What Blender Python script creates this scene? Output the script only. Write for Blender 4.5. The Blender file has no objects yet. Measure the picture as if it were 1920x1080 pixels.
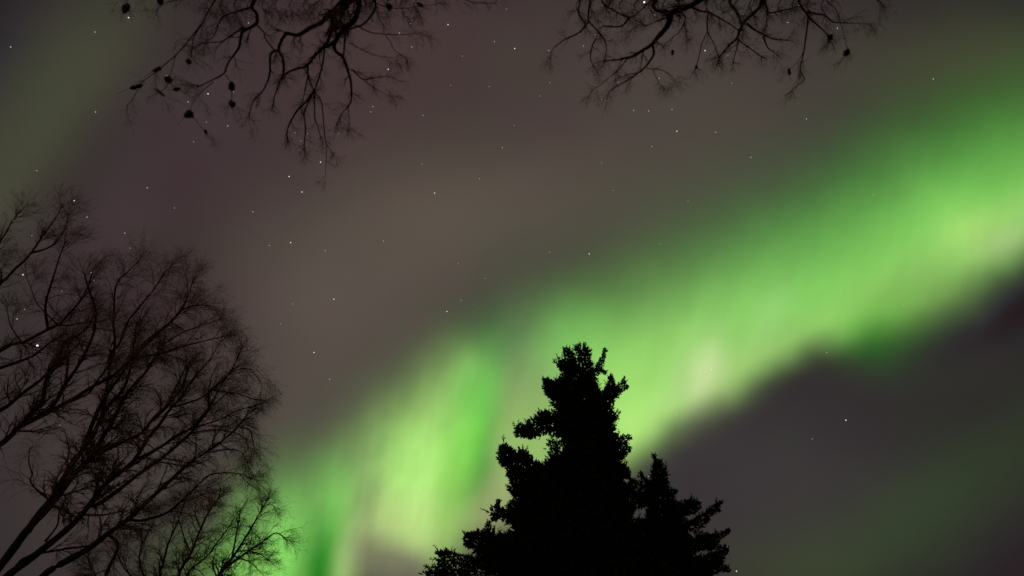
import bpy, math
import numpy as np
from mathutils import Vector

sc = bpy.context.scene
COL = sc.collection
R = math.radians

# ------------------------------------------------------------------ camera
EYE = np.array([0.0, 0.0, 1.6])
PITCH = R(38.0)                       # looking up into the night sky
FOCAL = 1066.0                        # focal length in photo pixels (20 mm on a 36 mm sensor)
cam = bpy.data.cameras.new("camera")
cam.sensor_width = 36.0
cam.lens = 36.0 * FOCAL / 1920.0
cam.clip_start = 0.1
cam.clip_end = 12000.0
cam.dof.use_dof = True               # wide open, focused on the stars: the near twigs go slightly soft
cam.dof.focus_distance = 3900.0
cam.dof.aperture_fstop = 1.6
cam_o = bpy.data.objects.new("camera", cam)
cam_o.location = EYE
cam_o.rotation_euler = (math.pi / 2 + PITCH, 0, 0)
COL.objects.link(cam_o)
sc.camera = cam_o

AX_R = np.array([1.0, 0.0, 0.0])
AX_U = np.array([0.0, -math.sin(PITCH), math.cos(PITCH)])
AX_F = np.array([0.0, math.cos(PITCH), math.sin(PITCH)])

# ------------------------------------------------------------------ exposure, world
sc.view_settings.view_transform = 'Standard'
sc.view_settings.look = 'None'
sc.view_settings.exposure = 0.0
sc.view_settings.gamma = 1.0
sc.cycles.use_denoising = False
sc.cycles.max_bounces = 4
sc.cycles.pixel_filter_type = 'BLACKMAN_HARRIS'
world = bpy.data.worlds.new("World")
sc.world = world
world.use_nodes = True
wb = world.node_tree.nodes["Background"]
wb.inputs[0].default_value = (0.03, 0.03, 0.035, 1)     # what is left of the light beyond the sky dome
wb.inputs[1].default_value = 0.05

# ------------------------------------------------------------------ sky: airglow and aurora
# Each glow is a soft patch of light on the sky, placed in tangent coordinates about the
# direction (azimuth 0, elevation 38 deg): centre u, v, tilt, falloff lengths, light added.
BASE_GLOW = (0.02131, 0.01558, 0.02012)
GLOWS = [
    (-0.0722, -0.1332, -3.6, 0.2552, 0.6051, 0.1341, 0.1689, (0.0599, 0.0564, 0.0341)),
    (0.3405, -0.3415, 12.1, 0.3790, 0.4015, 0.2439, 0.1623, (0.0386, 0.0334, 0.0210)),
    (-0.2458, -0.4193, -3.3, 0.3527, 0.3499, 0.1529, 0.2664, (0.0351, 0.0191, 0.0152)),
    (-0.8068, -0.3143, -54.8, 0.4362, 0.2908, 0.1426, 0.0863, (0.0335, 0.0465, 0.0155)),
    (-0.9447, -0.4287, -0.5, 0.0938, 0.1013, 0.1116, 0.1201, (-0.0075, -0.0093, 0.0017)),
    (-0.6295, -0.1473, -7.7, 0.2073, 0.1548, 0.1886, 0.3630, (-0.0548, -0.0556, -0.0387)),
    (0.4672, 0.3236, 10.9, 0.3884, 0.2448, 0.1576, 0.1782, (0.0218, 0.0212, 0.0185)),
    (0.7580, 0.3687, -31.8, 0.3021, 0.3630, 0.0957, 0.0994, (0.0053, 0.0285, 0.0000)),
    (0.8452, 0.0525, -29.8, 0.2139, 0.1857, 0.0769, 0.0563, (-0.0167, -0.0296, 0.0014)),
    (0.8593, -0.3940, -5.8, 0.2486, 0.1811, 0.1032, 0.1492, (0.0424, 0.0404, 0.0155)),
    (0.7917, -0.1632, -30.4, 0.9756, 0.3640, 0.1820, 0.0638, (-0.1040, -0.0456, -0.0482)),
    (0.5525, -0.0281, -20.2, 0.3546, 0.6632, 0.1341, 0.0666, (0.1277, 0.3206, 0.0652)),
    (0.8180, -0.0629, -27.5, 0.0938, 0.4034, 0.1745, 0.0450, (0.1755, 0.4236, 0.0751)),
    (0.6717, 0.0253, -13.3, 0.1126, 0.1248, 0.1651, 0.0478, (0.1503, 0.3104, 0.0558)),
    (0.4390, 0.1163, -33.2, 0.1473, 0.1538, 0.1351, 0.0394, (0.2458, 0.4954, 0.1066)),
    (0.3377, 0.1295, -72.5, 0.0685, 0.0544, 0.0413, 0.0525, (0.1834, 0.1720, 0.1058)),
    (0.2195, 0.2486, -35.4, 0.0872, 0.1398, 0.1482, 0.0385, (0.3013, 0.6117, 0.1090)),
    (0.2589, 0.1417, -60.8, 0.2186, 0.1520, 0.1266, 0.0394, (0.1036, 0.2136, 0.0492)),
    (0.0966, 0.0957, -81.9, 0.0797, 0.0769, 0.0741, 0.0901, (0.0619, 0.2776, 0.0362)),
    (0.6238, 0.0629, -30.4, 0.0488, 0.1276, 0.0450, 0.0675, (-0.0249, 0.0896, -0.0131)),
    (-0.0957, 0.3124, -74.5, 0.2561, 0.1454, 0.0910, 0.0394, (0.2052, 0.4342, 0.0614)),
    (-0.2120, 0.4221, -76.9, 0.1210, 0.0807, 0.0394, 0.0797, (0.3789, 0.5276, 0.1717)),
    (-0.0553, 0.1951, -81.2, 0.1904, 0.1079, 0.0591, 0.0394, (-0.1151, 0.0635, -0.0394)),
    (-0.0797, 0.1473, -49.4, 0.1191, 0.0610, 0.0535, 0.0685, (0.1574, 0.2700, 0.0699)),
    (-0.1811, 0.3171, -67.9, 0.0675, 0.1191, 0.0891, 0.0572, (0.2269, 0.5239, 0.0950)),
    (-0.3114, 0.3837, -90.8, 0.2899, 0.0816, 0.0469, 0.0385, (0.1227, 0.4541, 0.0555)),
    (-0.4690, 0.4062, -83.5, 0.1576, 0.0722, 0.0394, 0.0826, (0.0705, 0.2465, 0.0302)),
    (-0.3874, 0.4568, -89.0, 0.1135, 0.1210, 0.0497, 0.0394, (0.0925, 0.3969, 0.0421)),
    (-0.0075, 0.3386, -89.6, 0.0694, 0.1698, 0.0450, 0.1388, (0.2155, 0.2509, 0.1067)),
    (-0.0572, 0.3987, -60.5, 0.0507, 0.0675, 0.0375, 0.0375, (0.1864, 0.2114, 0.0771)),
    (0.0366, 0.2683, -97.6, 0.1182, 0.0835, 0.0816, 0.0910, (0.0696, 0.2327, 0.0130)),
    (-0.2936, 0.5000, -77.5, 0.0516, 0.1107, 0.0375, 0.0385, (0.5150, 0.5946, 0.2485)),
    (-0.3105, 0.4991, -79.3, 0.1116, 0.0957, 0.0441, 0.0797, (-0.3630, -0.4682, -0.1868)),
    (-0.1829, 0.4916, 22.7, 0.0957, 0.0544, 0.0375, 0.0638, (-0.1990, -0.4076, -0.0708)),
    (-0.0103, 0.4812, -1.8, 0.2458, 0.2871, 0.0816, 0.0553, (0.0437, 0.0408, 0.0266)),
    (-0.4390, 0.5122, -73.9, 0.1116, 0.0553, 0.1107, 0.0638, (0.1038, 0.3478, 0.0348)),
    (0.8030, -0.1023, -20.6, 0.0544, 0.0741, 0.0385, 0.0394, (0.0648, 0.0044, 0.0073)),
    (0.0338, 0.1867, -78.8, 0.0882, 0.1032, 0.0469, 0.0901, (0.0695, 0.0821, 0.0352)),
    (0.4625, 0.5188, -8.4, 0.2111, 0.2008, 0.0938, 0.0938, (0.0091, 0.0191, -0.0004)),
    (0.7439, 0.0901, -24.8, 0.1792, 0.1923, 0.0563, 0.0957, (0.0192, 0.0332, 0.0036)),
    (-0.6482, -0.1848, -59.7, 0.1735, 0.2008, 0.1351, 0.1463, (0.0549, 0.0504, 0.0387)),
    (-0.3612, 0.0572, 13.5, 0.5103, 0.3068, 0.2026, 0.6201, (0.0678, 0.0589, 0.0399)),
    (0.5760, 0.0657, -67.2, 0.0375, 0.0788, 0.0647, 0.0375, (0.0713, 0.1935, 0.0330)),
    (-0.2580, 0.3659, -84.0, 0.1407, 0.1032, 0.0422, 0.0422, (0.0400, 0.0850, 0.0220)),
    (-0.2045, 0.4897, -5.0, 0.0657, 0.0563, 0.0422, 0.0375, (0.0500, 0.1000, 0.0350)),
    (-0.0047, 0.0985, -85.0, 0.0563, 0.0657, 0.0422, 0.0516, (0.0200, 0.0500, 0.0200)),
    (0.3396, 0.1548, -72.0, 0.0657, 0.0563, 0.0244, 0.0281, (0.1100, 0.0700, 0.0850)),
    (0.2861, 0.1829, -60.0, 0.0563, 0.0750, 0.0281, 0.0338, (0.0600, 0.0600, 0.0500)),
    (0.8724, -0.0844, -28.0, 0.0563, 0.0563, 0.0244, 0.0244, (0.0800, 0.0300, 0.0600)),
    (0.4503, 0.0563, -70.0, 0.0657, 0.0657, 0.0281, 0.0281, (0.0500, 0.0600, 0.0400)),
    (-0.1501, 0.3659, -86.0, 0.1126, 0.1126, 0.0206, 0.0206, (0.0600, 0.0600, 0.0400)),
]
RAY_LEFT = 0.30; RAY_ALL = 0.16; FILL_GLOW = (0.45, 0.30, 0.18)
class NT:
    """small helper to wire math nodes"""
    def __init__(s, tree): s.t = tree; s.n = tree.nodes; s.l = tree.links
    def put(s, sock, v):
        if v is None: return
        if isinstance(v, bpy.types.NodeSocket): s.l.new(v, sock)
        else: sock.default_value = v
    def math(s, op, a, b=None, c=None, clamp=False):
        n = s.n.new("ShaderNodeMath"); n.operation = op; n.use_clamp = clamp
        for i, v in enumerate((a, b, c)): s.put(n.inputs[i], v)
        return n.outputs[0]
    def vec(s, op, a, b=None, c=None):
        n = s.n.new("ShaderNodeVectorMath"); n.operation = op
        for i, v in enumerate((a, b, c)): s.put(n.inputs[i], v)
        return n.outputs["Value"] if op in ('DOT_PRODUCT', 'LENGTH') else n.outputs["Vector"]
    def comb(s, x, y, z):
        n = s.n.new("ShaderNodeCombineXYZ")
        for i, v in enumerate((x, y, z)): s.put(n.inputs[i], v)
        return n.outputs[0]
    def noise(s, v, scale, detail=2.0, rough=0.5):
        n = s.n.new("ShaderNodeTexNoise"); s.put(n.inputs["Vector"], v)
        n.inputs["Scale"].default_value = scale; n.inputs["Detail"].default_value = detail
        n.inputs["Roughness"].default_value = rough
        return n.outputs["Fac"]

def make_sky_material():
    m = bpy.data.materials.new("night_sky"); m.use_nodes = True
    t = m.node_tree; t.nodes.clear(); N = NT(t)
    out = t.nodes.new("ShaderNodeOutputMaterial"); em = t.nodes.new("ShaderNodeEmission")
    t.links.new(em.outputs[0], out.inputs[0])
    tc = t.nodes.new("ShaderNodeTexCoord")
    d = N.vec('NORMALIZE', tc.outputs["Object"])
    f = N.vec('DOT_PRODUCT', d, tuple(AX_F))
    fpos = N.math('MAXIMUM', f, 0.05)
    u = N.math('DIVIDE', N.vec('DOT_PRODUCT', d, tuple(AX_R)), fpos)
    v = N.math('MULTIPLY', N.math('DIVIDE', N.vec('DOT_PRODUCT', d, tuple(AX_U)), fpos), -1.0)
    # slow wavering of the curtains so that no patch has a mathematically smooth outline
    wob = N.comb(u, v, 0.0)
    wu = N.math('MULTIPLY', N.math('SUBTRACT', N.noise(wob, 7.0, 2.0), 0.5), 0.035)
    wv = N.math('MULTIPLY', N.math('SUBTRACT', N.noise(N.vec('ADD', wob, (5.2, 1.3, 0.0)), 7.0, 2.0), 0.5), 0.035)
    p = N.comb(N.math('ADD', u, wu), N.math('ADD', v, wv), 1.0)
    acc = None
    for (cu, cv, ang, am, ap, bm, bp, c) in GLOWS:
        th = R(ang); ca, sa = math.cos(th), math.sin(th)
        A = np.array([ca, sa, -(cu * ca + cv * sa)]); B = np.array([-sa, ca, (cu * sa - cv * ca)])
        qa = N.math('MAXIMUM', N.vec('DOT_PRODUCT', p, tuple(A / ap)), N.vec('DOT_PRODUCT', p, tuple(-A / am)))
        qb = N.math('MAXIMUM', N.vec('DOT_PRODUCT', p, tuple(B / bp)), N.vec('DOT_PRODUCT', p, tuple(-B / bm)))
        q = N.math('MULTIPLY_ADD', qa, qa, N.math('MULTIPLY', qb, qb))
        w = N.math('POWER', 1.0 / math.e, q)
        acc = N.vec('MULTIPLY_ADD', N.comb(w, w, w), c, acc if acc is not None else (0.0, 0.0, 0.0))
    # patchy folds of the curtain
    fold = N.noise(N.comb(N.math('MULTIPLY_ADD', v, 0.35, u), N.math('MULTIPLY', v, 0.55), 3.1), 9.0, 3.0, 0.55)
    # rays: brightness streaks along the field lines, finest in the left-hand curtain
    ray = N.noise(N.comb(N.math('MULTIPLY_ADD', v, 0.12, u), N.math('MULTIPLY', v, 0.07), 0.0), 17.0, 4.0, 0.6)
    left = N.math('MULTIPLY', N.math('SUBTRACT', 0.12, u), 3.0, clamp=True)
    amp = N.math('MULTIPLY_ADD', left, RAY_LEFT, RAY_ALL)
    front = t.nodes.new("ShaderNodeMapRange"); front.interpolation_type = 'SMOOTHSTEP'
    N.put(front.inputs["Value"], f); front.inputs["From Min"].default_value = 0.3; front.inputs["From Max"].default_value = 0.55
    k = front.outputs[0]
    # oxygen green is never quite pure: a little of it spills into the other channels
    gl = N.vec('DOT_PRODUCT', acc, (0.0, 1.0, 0.0))
    acc = N.vec('MULTIPLY_ADD', N.comb(gl, gl, gl), (0.035, -0.03, 0.02), acc)
    amp = N.math('MULTIPLY', amp, N.math('MULTIPLY', N.math('SUBTRACT', gl, 0.07), 6.0, clamp=True))   # only the green curtains are rayed
    k = N.math('MULTIPLY', k, N.math('MULTIPLY_ADD', N.math('SUBTRACT', ray, 0.5), amp, 1.0))
    k = N.math('MULTIPLY', k, N.math('MULTIPLY_ADD', N.math('SUBTRACT', fold, 0.5), N.math('MULTIPLY', amp, 1.9), 1.0))
    aur = N.vec('MULTIPLY', acc, N.comb(k, k, k))
    # the brown airglow itself is a little blotchy, with pinkish and olive patches
    n1 = N.math('SUBTRACT', N.noise(d, 5.0, 3.0), 0.5); n2 = N.math('SUBTRACT', N.noise(N.vec('ADD', d, (3.0, 7.0, 1.0)), 9.0, 3.0), 0.5)
    base = N.comb(N.math('MULTIPLY_ADD', n1, 0.012, BASE_GLOW[0]), N.math('MULTIPLY_ADD', n2, 0.009, BASE_GLOW[1]),
                  N.math('MULTIPLY_ADD', n1, 0.007, BASE_GLOW[2]))
    # added warm fill light low in the sky behind the camera, browns the twigs
    fill_w = N.math('POWER', N.math('MAXIMUM', N.vec('DOT_PRODUCT', d, (-0.30, -0.94, 0.15)), 0.0), 5.0)
    base = N.vec('MULTIPLY_ADD', N.comb(fill_w, fill_w, fill_w), FILL_GLOW, base)
    tot = N.vec('MAXIMUM', N.vec('ADD', aur, base), (0.004, 0.006, 0.003))
    sep = t.nodes.new("ShaderNodeSeparateXYZ"); t.links.new(tot, sep.inputs[0])
    gg = N.math('MAXIMUM', sep.outputs[1], N.math('MULTIPLY', sep.outputs[0], 0.62))
    tot = N.comb(sep.outputs[0], gg, N.math('MINIMUM', sep.outputs[2], N.math('MULTIPLY', gg, 1.1)))
    t.links.new(tot, em.inputs[0]); em.inputs[1].default_value = 1.0
    try: m.cycles.emission_sampling = 'NONE'
    except Exception: pass
    return m

# ------------------------------------------------------------------ helpers
def mesh_obj(name, verts, faces_flat, sizes, mat, parent=None, smooth=False, loc=None):
    """verts (n,3) in world space; faces_flat loop indices; sizes per face.
    The vertices are stored relative to the parent's base point."""
    me = bpy.data.meshes.new(name)
    verts = np.asarray(verts, np.float32)
    org = np.array(parent.location if parent else (loc if loc is not None else (0, 0, 0)), np.float32)
    verts = verts - org
    sizes = np.asarray(sizes, np.int32); faces_flat = np.asarray(faces_flat, np.int32)
    me.vertices.add(len(verts)); me.vertices.foreach_set("co", verts.ravel())
    me.loops.add(len(faces_flat)); me.loops.foreach_set("vertex_index", faces_flat)
    me.polygons.add(len(sizes))
    st = np.zeros(len(sizes), np.int32); st[1:] = np.cumsum(sizes)[:-1]
    me.polygons.foreach_set("loop_start", st)
    if smooth: me.polygons.foreach_set("use_smooth", np.ones(len(sizes), bool))
    me.update(calc_edges=True); me.validate()
    me.materials.append(mat)
    o = bpy.data.objects.new(name, me); COL.objects.link(o)
    if parent: o.parent = parent
    elif loc is not None: o.location = loc
    return o

def thing(name, loc, label, cat, group=None):
    o = bpy.data.objects.new(name, None); o.location = loc; o.empty_display_size = 0.5
    COL.objects.link(o); o["label"] = label; o["category"] = cat
    if group: o["group"] = group
    return o

def unit(a): return a / np.maximum(np.linalg.norm(a, axis=-1, keepdims=True), 1e-9)

def ray(x, y):
    """direction of sight for a photo position (arrays welcome)"""
    x = np.asarray(x, float); y = np.asarray(y, float)
    d = AX_F + ((x - 960) / FOCAL)[..., None] * AX_R - ((y - 540) / FOCAL)[..., None] * AX_U
    return unit(d)

def tubes(P, Rd, sides):
    """P (n,k,3) centre lines, Rd (n,k) radii -> verts, flat faces, sizes"""
    n, k, _ = P.shape
    T = np.empty_like(P); T[:, 1:-1] = P[:, 2:] - P[:, :-2]; T[:, 0] = P[:, 1] - P[:, 0]; T[:, -1] = P[:, -1] - P[:, -2]
    T = unit(T)
    ref = np.tile(np.array([0.31, 0.17, 0.93]), (n, k, 1))
    bad = np.abs((ref * T).sum(-1)) > 0.9
    ref[bad] = (0.9, -0.3, 0.2)
    X = unit(np.cross(T, ref)); Y = np.cross(T, X)
    a = np.arange(sides) * 2 * math.pi / sides
    V = P[:, :, None] + Rd[:, :, None, None] * (np.cos(a)[:, None] * X[:, :, None] + np.sin(a)[:, None] * Y[:, :, None])
    idx = np.arange(n * k * sides).reshape(n, k, sides)
    nx = np.roll(idx, -1, axis=2)
    q = np.stack([idx[:, :-1], nx[:, :-1], nx[:, 1:], idx[:, 1:]], -1).reshape(-1)
    caps = np.concatenate([idx[:, 0, ::-1].reshape(-1), idx[:, -1].reshape(-1)])
    sizes = np.concatenate([np.full(len(q) // 4, 4), np.full(2 * n, sides)])
    return V.reshape(-1, 3), np.concatenate([q, caps]), sizes

def merge(parts):
    V, Fc, S, off = [], [], [], 0
    for v, f, s in parts:
        V.append(v); Fc.append(np.asarray(f) + off); S.append(s); off += len(v)
    return np.concatenate(V), np.concatenate(Fc), np.concatenate(S)

def smooth_line(C, k):
    """Catmull-Rom through control rows C (m, dim), resampled to k rows evenly by length"""
    C = np.asarray(C, float)
    if len(C) == 2: return C[0] + (C[1] - C[0]) * np.linspace(0, 1, k)[:, None]
    E = np.vstack([2 * C[0] - C[1], C, 2 * C[-1] - C[-2]])
    pts = []
    for i in range(len(C) - 1):
        p0, p1, p2, p3 = E[i:i + 4]
        for s in np.linspace(0, 1, 8, endpoint=False):
            pts.append(.5 * (2 * p1 + (p2 - p0) * s + (2 * p0 - 5 * p1 + 4 * p2 - p3) * s * s + (3 * p1 - p0 - 3 * p2 + p3) * s ** 3))
    pts.append(C[-1]); pts = np.array(pts)
    L = np.r_[0, np.cumsum(np.linalg.norm(np.diff(pts[:, :2], axis=0), axis=1))]
    return np.stack([np.interp(np.linspace(0, L[-1], k), L, pts[:, j]) for j in range(pts.shape[1])], 1)

def material(name, rgb, var=0.3, scale=6.0, rough=0.9, stretch=None):
    m = bpy.data.materials.new(name); m.use_nodes = True
    t = m.node_tree; b = t.nodes["Principled BSDF"]; N = NT(t)
    tc = t.nodes.new("ShaderNodeTexCoord")
    vec = tc.outputs["Object"]
    if stretch: vec = N.vec('MULTIPLY', vec, stretch)
    fac = N.noise(vec, scale, 4.0, 0.6)
    cr = t.nodes.new("ShaderNodeValToRGB")
    cr.color_ramp.elements[0].position = 0.3; cr.color_ramp.elements[1].position = 0.7
    cr.color_ramp.elements[0].color = (*[c * (1 - var) for c in rgb], 1)
    cr.color_ramp.elements[1].color = (*[min(1, c * (1 + var)) for c in rgb], 1)
    t.links.new(fac, cr.inputs[0]); t.links.new(cr.outputs[0], b.inputs["Base Color"])
    b.inputs["Roughness"].default_value = rough
    b.inputs["Specular IOR Level"].default_value = 0.1
    return m

BARK = material("birch_bark", (0.025, 0.020, 0.017), 0.5, 9.0, 0.85, (1, 1, 0.4))
TWIG = material("birch_twig", (0.21, 0.14, 0.095), 0.3, 14.0, 0.8)
NEEDLE = material("spruce_needles", (0.010, 0.014, 0.008), 0.4, 3.0, 0.9)
SPBARK = material("spruce_bark", (0.02, 0.016, 0.013), 0.4, 8.0, 0.95, (1, 1, 0.3))
LEAF = material("withered_leaf", (0.05, 0.03, 0.015), 0.4, 30.0, 0.8)
SOIL = material("dark_grass", (0.03, 0.035, 0.018), 0.5, 0.8, 1.0)

# ------------------------------------------------------------------ sky dome and ground
def build_sky():
    nr, ns, rad = 32, 64, 4000.0
    el = np.linspace(-6, 90, nr + 1)[:-1] * math.pi / 180
    az = np.arange(ns) * 2 * math.pi / ns
    V = np.stack([np.cos(el)[:, None] * np.cos(az), np.cos(el)[:, None] * np.sin(az), np.repeat(np.sin(el)[:, None], ns, 1)], -1).reshape(-1, 3) * rad
    V = np.vstack([V, [[0, 0, rad]]])
    idx = np.arange(nr * ns).reshape(nr, ns); nx = np.roll(idx, -1, 1)
    q = np.stack([idx[:-1], idx[1:], nx[1:], nx[:-1]], -1).reshape(-1)
    top = np.stack([idx[-1], np.full(ns, nr * ns), nx[-1]], -1).reshape(-1)
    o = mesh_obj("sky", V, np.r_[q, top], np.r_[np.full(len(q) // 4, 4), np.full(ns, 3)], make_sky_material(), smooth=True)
    o["kind"] = "structure"; o["label"] = "brown night sky with a green aurora band and glowing curtains"; o["category"] = "sky"
    return o
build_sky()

def build_ground():
    nr, ns = 40, 48
    rr = np.r_[0.0, np.geomspace(1.0, 3985.0, nr)]
    az = np.arange(ns) * 2 * math.pi / ns
    g = np.random.default_rng(3)
    V = [[0, 0, 0]]; 
    for r in rr[1:]:
        for a in az:
            V.append([r * math.cos(a), r * math.sin(a), g.uniform(-.04, .04) if r < 80 else g.uniform(-.4, .0)])
    V = np.array(V); idx = 1 + np.arange(nr * ns).reshape(nr, ns); nx = np.roll(idx, -1, 1)
    q = np.stack([idx[:-1], idx[1:], nx[1:], nx[:-1]], -1).reshape(-1)
    c = np.stack([np.zeros(ns, int), idx[0], nx[0]], -1).reshape(-1)
    o = mesh_obj("ground", V, np.r_[q, c], np.r_[np.full(len(q) // 4, 4), np.full(ns, 3)], SOIL, smooth=True)
    o["kind"] = "structure"
build_ground()
# ------------------------------------------------------------------ spruces
def sprigs(base, d, ln, wd, g):
    """needle shoots: slim pointed spindles, one per row"""
    n = len(base); d = unit(d)
    ref = unit(g.normal(size=(n, 3))); X = unit(np.cross(d, ref)); Y = np.cross(d, X)
    V = np.empty((n, 5, 3)); V[:, 0] = base; V[:, 4] = base + d * ln[:, None]
    mid = base + d * (ln * g.uniform(.35, .7, n))[:, None]
    for i in range(3):
        a = i * 2 * math.pi / 3
        V[:, 1 + i] = mid + (wd * .5)[:, None] * (math.cos(a) * X + math.sin(a) * Y)
    T = np.array([[0, 2, 1], [0, 3, 2], [0, 1, 3], [1, 2, 4], [2, 3, 4], [3, 1, 4]])
    f = (np.arange(n)[:, None, None] * 5 + T).reshape(-1)
    return V.reshape(-1, 3), f, np.full(n * 6, 3)

def twiglets(base, d, ln, g, w=0.045):
    """exposed shoot tips: a thin leader with short cross shoots"""
    parts = [sprigs(base, d, ln, np.full(len(base), w), g)]
    d = unit(d)
    for t in (.35, .55, .75, .95):
        for s in (-1, 1):
            side = unit(np.cross(d, unit(g.normal(size=d.shape))))
            dd = unit(d * .75 + side)
            k = g.random(len(base)) < .8
            parts.append(sprigs((base + d * (ln * t)[:, None])[k], dd[k], (ln * g.uniform(.25, .5, len(ln)) * (1.25 - t))[k] + .03, np.full(k.sum(), w * .9), g))
    return merge(parts)

def spruce(name, label, axis, dist_y, core, boughs, tips, seed, fine=1.0, nrand=50, slim=.93):
    """axis: photo x of the trunk; dist_y: metres in front of the camera; core: (y, xl, xr) rows of the
    solid part of the crown; boughs: [(x, y, radius) ...] control rows of each bough that stands out"""
    g = np.random.default_rng(seed)
    def at(x, y, dy=0.0):
        r = ray(x, y); return EYE + r * ((dist_y + dy) / r[..., 1])[..., None]
    core = np.array(core, float)
    mid_ = (core[:, 1] + core[:, 2]) / 2; core[:, 1] = mid_ + (core[:, 1] - mid_) * slim; core[:, 2] = mid_ + (core[:, 2] - mid_) * slim
    PX = lambda y: dist_y / (ray(axis, y)[1]) / FOCAL * float(ray(axis, y) @ AX_F)   # metres per photo pixel there
    ys = core[:, 0]
    top = at(np.array(axis), np.array(ys[0]))
    ax = axis
    base = np.array([top[0], dist_y, 0.0])
    root = thing(name, base, label, "tree")
    # trunk: tapered, slightly crooked
    zz = np.linspace(0, top[2] - .5, 16)
    P = np.stack([base[0] + .05 * np.sin(zz * .9), dist_y + .05 * np.cos(zz * .7), zz], 1)[None]
    rad = (.24 * (1 - zz / top[2]) + .025)[None] * (top[2] / 17)
    v, f, s = tubes(P, rad, 10); mesh_obj("trunk", v, f, s, SPBARK, root, True)
    # inner crown: whorls of shoots filling the volume
    pxs = np.array([PX(y) for y in ys])
    area = np.trapz((core[:, 2] - core[:, 1]) * pxs, ys * pxs)
    parts = []
    n = int(area * 640 * fine)
    yy = g.uniform(ys[0], ys[-1] + 15, n * 2)
    w = np.interp(yy, ys, core[:, 2] - core[:, 1]); keep = g.random(n * 2) < (w / w.max()) ; yy = yy[keep][:n]; n = len(yy)
    xl = np.interp(yy, ys, core[:, 1]); xr = np.interp(yy, ys, core[:, 2]); px = np.interp(yy, ys, pxs)
    cx = (xl + xr) / 2; hw = (xr - xl) / 2
    ang = g.uniform(0, 2 * math.pi, n); rr = np.sqrt(g.random(n)) ** .75
    # boughs come in whorls, so the outline is lobed rather than round
    lob = 1 + .10 * np.sin(ang * 5 + yy * .11) * np.sin(yy * .19 + ang)
    X = cx + hw * np.cos(ang) * rr * lob
    C = at(X, yy) ; C[:, 1] += hw * px * np.sin(ang) * rr
    dirn = np.stack([np.cos(ang), np.sin(ang), g.uniform(-.1, .9, n)], 1) + g.normal(scale=.45, size=(n, 3))
    big = g.random(n) < .35
    ln = np.where(big, g.uniform(.22, .38, n), g.uniform(.13, .26, n)); wd = np.where(big, g.uniform(.09, .15, n), g.uniform(.05, .09, n))
    inner = rr < .7; ln = np.where(inner, ln * 1.3, ln); wd = np.where(inner, wd * 1.7, wd)
    parts.append(sprigs(C, dirn, ln, wd, g))
    # old wood and dense shaded sprays near the trunk
    ni = int(area * 420 * fine); yi = g.uniform(ys[0] + 10, ys[-1] + 15, ni * 2)
    wi = np.interp(yi, ys, core[:, 2] - core[:, 1]); yi = yi[g.random(ni * 2) < wi / wi.max()]; ni = len(yi)
    xi = (np.interp(yi, ys, core[:, 1]) + np.interp(yi, ys, core[:, 2])) / 2; hi = (np.interp(yi, ys, core[:, 2]) - np.interp(yi, ys, core[:, 1])) / 2
    ai = g.uniform(0, 6.283, ni); ri = np.sqrt(g.random(ni)) * .84
    Ci = at(xi + hi * np.cos(ai) * ri, yi); Ci[:, 1] += hi * np.interp(yi, ys, pxs) * np.sin(ai) * ri
    di = np.stack([np.cos(ai), np.sin(ai), g.uniform(-.3, .6, ni)], 1) + g.normal(scale=.5, size=(ni, 3))
    sz_ = np.clip(hi * np.interp(yi, ys, pxs) * .5, .12, 1.0)
    parts.append(sprigs(Ci, di, g.uniform(.35, .6, ni) * np.minimum(1, sz_ * 1.6), g.uniform(.16, .3, ni) * np.minimum(1, sz_ * 1.6), g))
    # lower crown, below the picture: long drooping whorls down to the ground
    low = at(np.array(ax), np.array(ys[-1]))[2]
    nl = int(9000 * fine); zl = g.uniform(.5, low + .6, nl); al = g.uniform(0, 6.283, nl)
    rmax = (core[-1, 2] - core[-1, 1]) / 2 * pxs[-1] * 1.05 + (low - zl) * .09
    rl = rmax * g.random(nl) ** .4 * (1 + .12 * np.sin(al * 7 + zl * 3))
    Cl = np.stack([base[0] + rl * np.cos(al), dist_y + rl * np.sin(al), zl - rl * .12], 1)
    dl = np.stack([np.cos(al), np.sin(al), g.uniform(-.6, .3, nl)], 1) + g.normal(scale=.4, size=(nl, 3))
    parts.append(sprigs(Cl, dl, g.uniform(.25, .5, nl), g.uniform(.1, .18, nl), g))
    v, f, s = merge(parts); mesh_obj("crown", v, f, s, NEEDLE, root)
    # boughs that stand clear of the crown
    def bough(P, rad, bi):
        k = len(P); T = unit(np.gradient(P, axis=0))
        seg = np.linalg.norm(np.diff(P, axis=0), axis=1).sum()
        nn = int(seg * rad.mean() * 2 * 600 * fine) + 40
        t = g.random(nn) * (k - 1); i0 = t.astype(int); fr = (t - i0)[:, None]; i1 = np.minimum(i0 + 1, k - 1)
        c = P[i0] * (1 - fr) + P[i1] * fr; r_ = rad[i0] * (1 - fr[:, 0]) + rad[i1] * fr[:, 0]
        tt = T[i0]; radv = unit(np.cross(tt, unit(g.normal(size=(nn, 3)))))
        q = np.sqrt(g.random(nn)) * .9
        lump = 1 + .28 * np.sin(t * 1.3 + bi) * np.sin(t * .53 + 2 * bi)
        c = c + radv * (q * r_ * lump)[:, None]
        dirn = radv * .9 + tt * .7 + np.array([0, 0, .3]) + g.normal(scale=.4, size=(nn, 3))
        edge = q > .65
        ln = np.where(edge, g.uniform(.12, .26, nn), g.uniform(.16, .3, nn)) * np.clip(r_ / .3, .55, 1)
        wd = np.where(edge, g.uniform(.045, .08, nn), g.uniform(.08, .14, nn)) * np.clip(r_ / .3, .6, 1)
        body = sprigs(c, dirn, ln, wd, g)
        nt = int(seg * 7 * fine) + 3
        jj = g.integers(3, k, nt)
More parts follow.
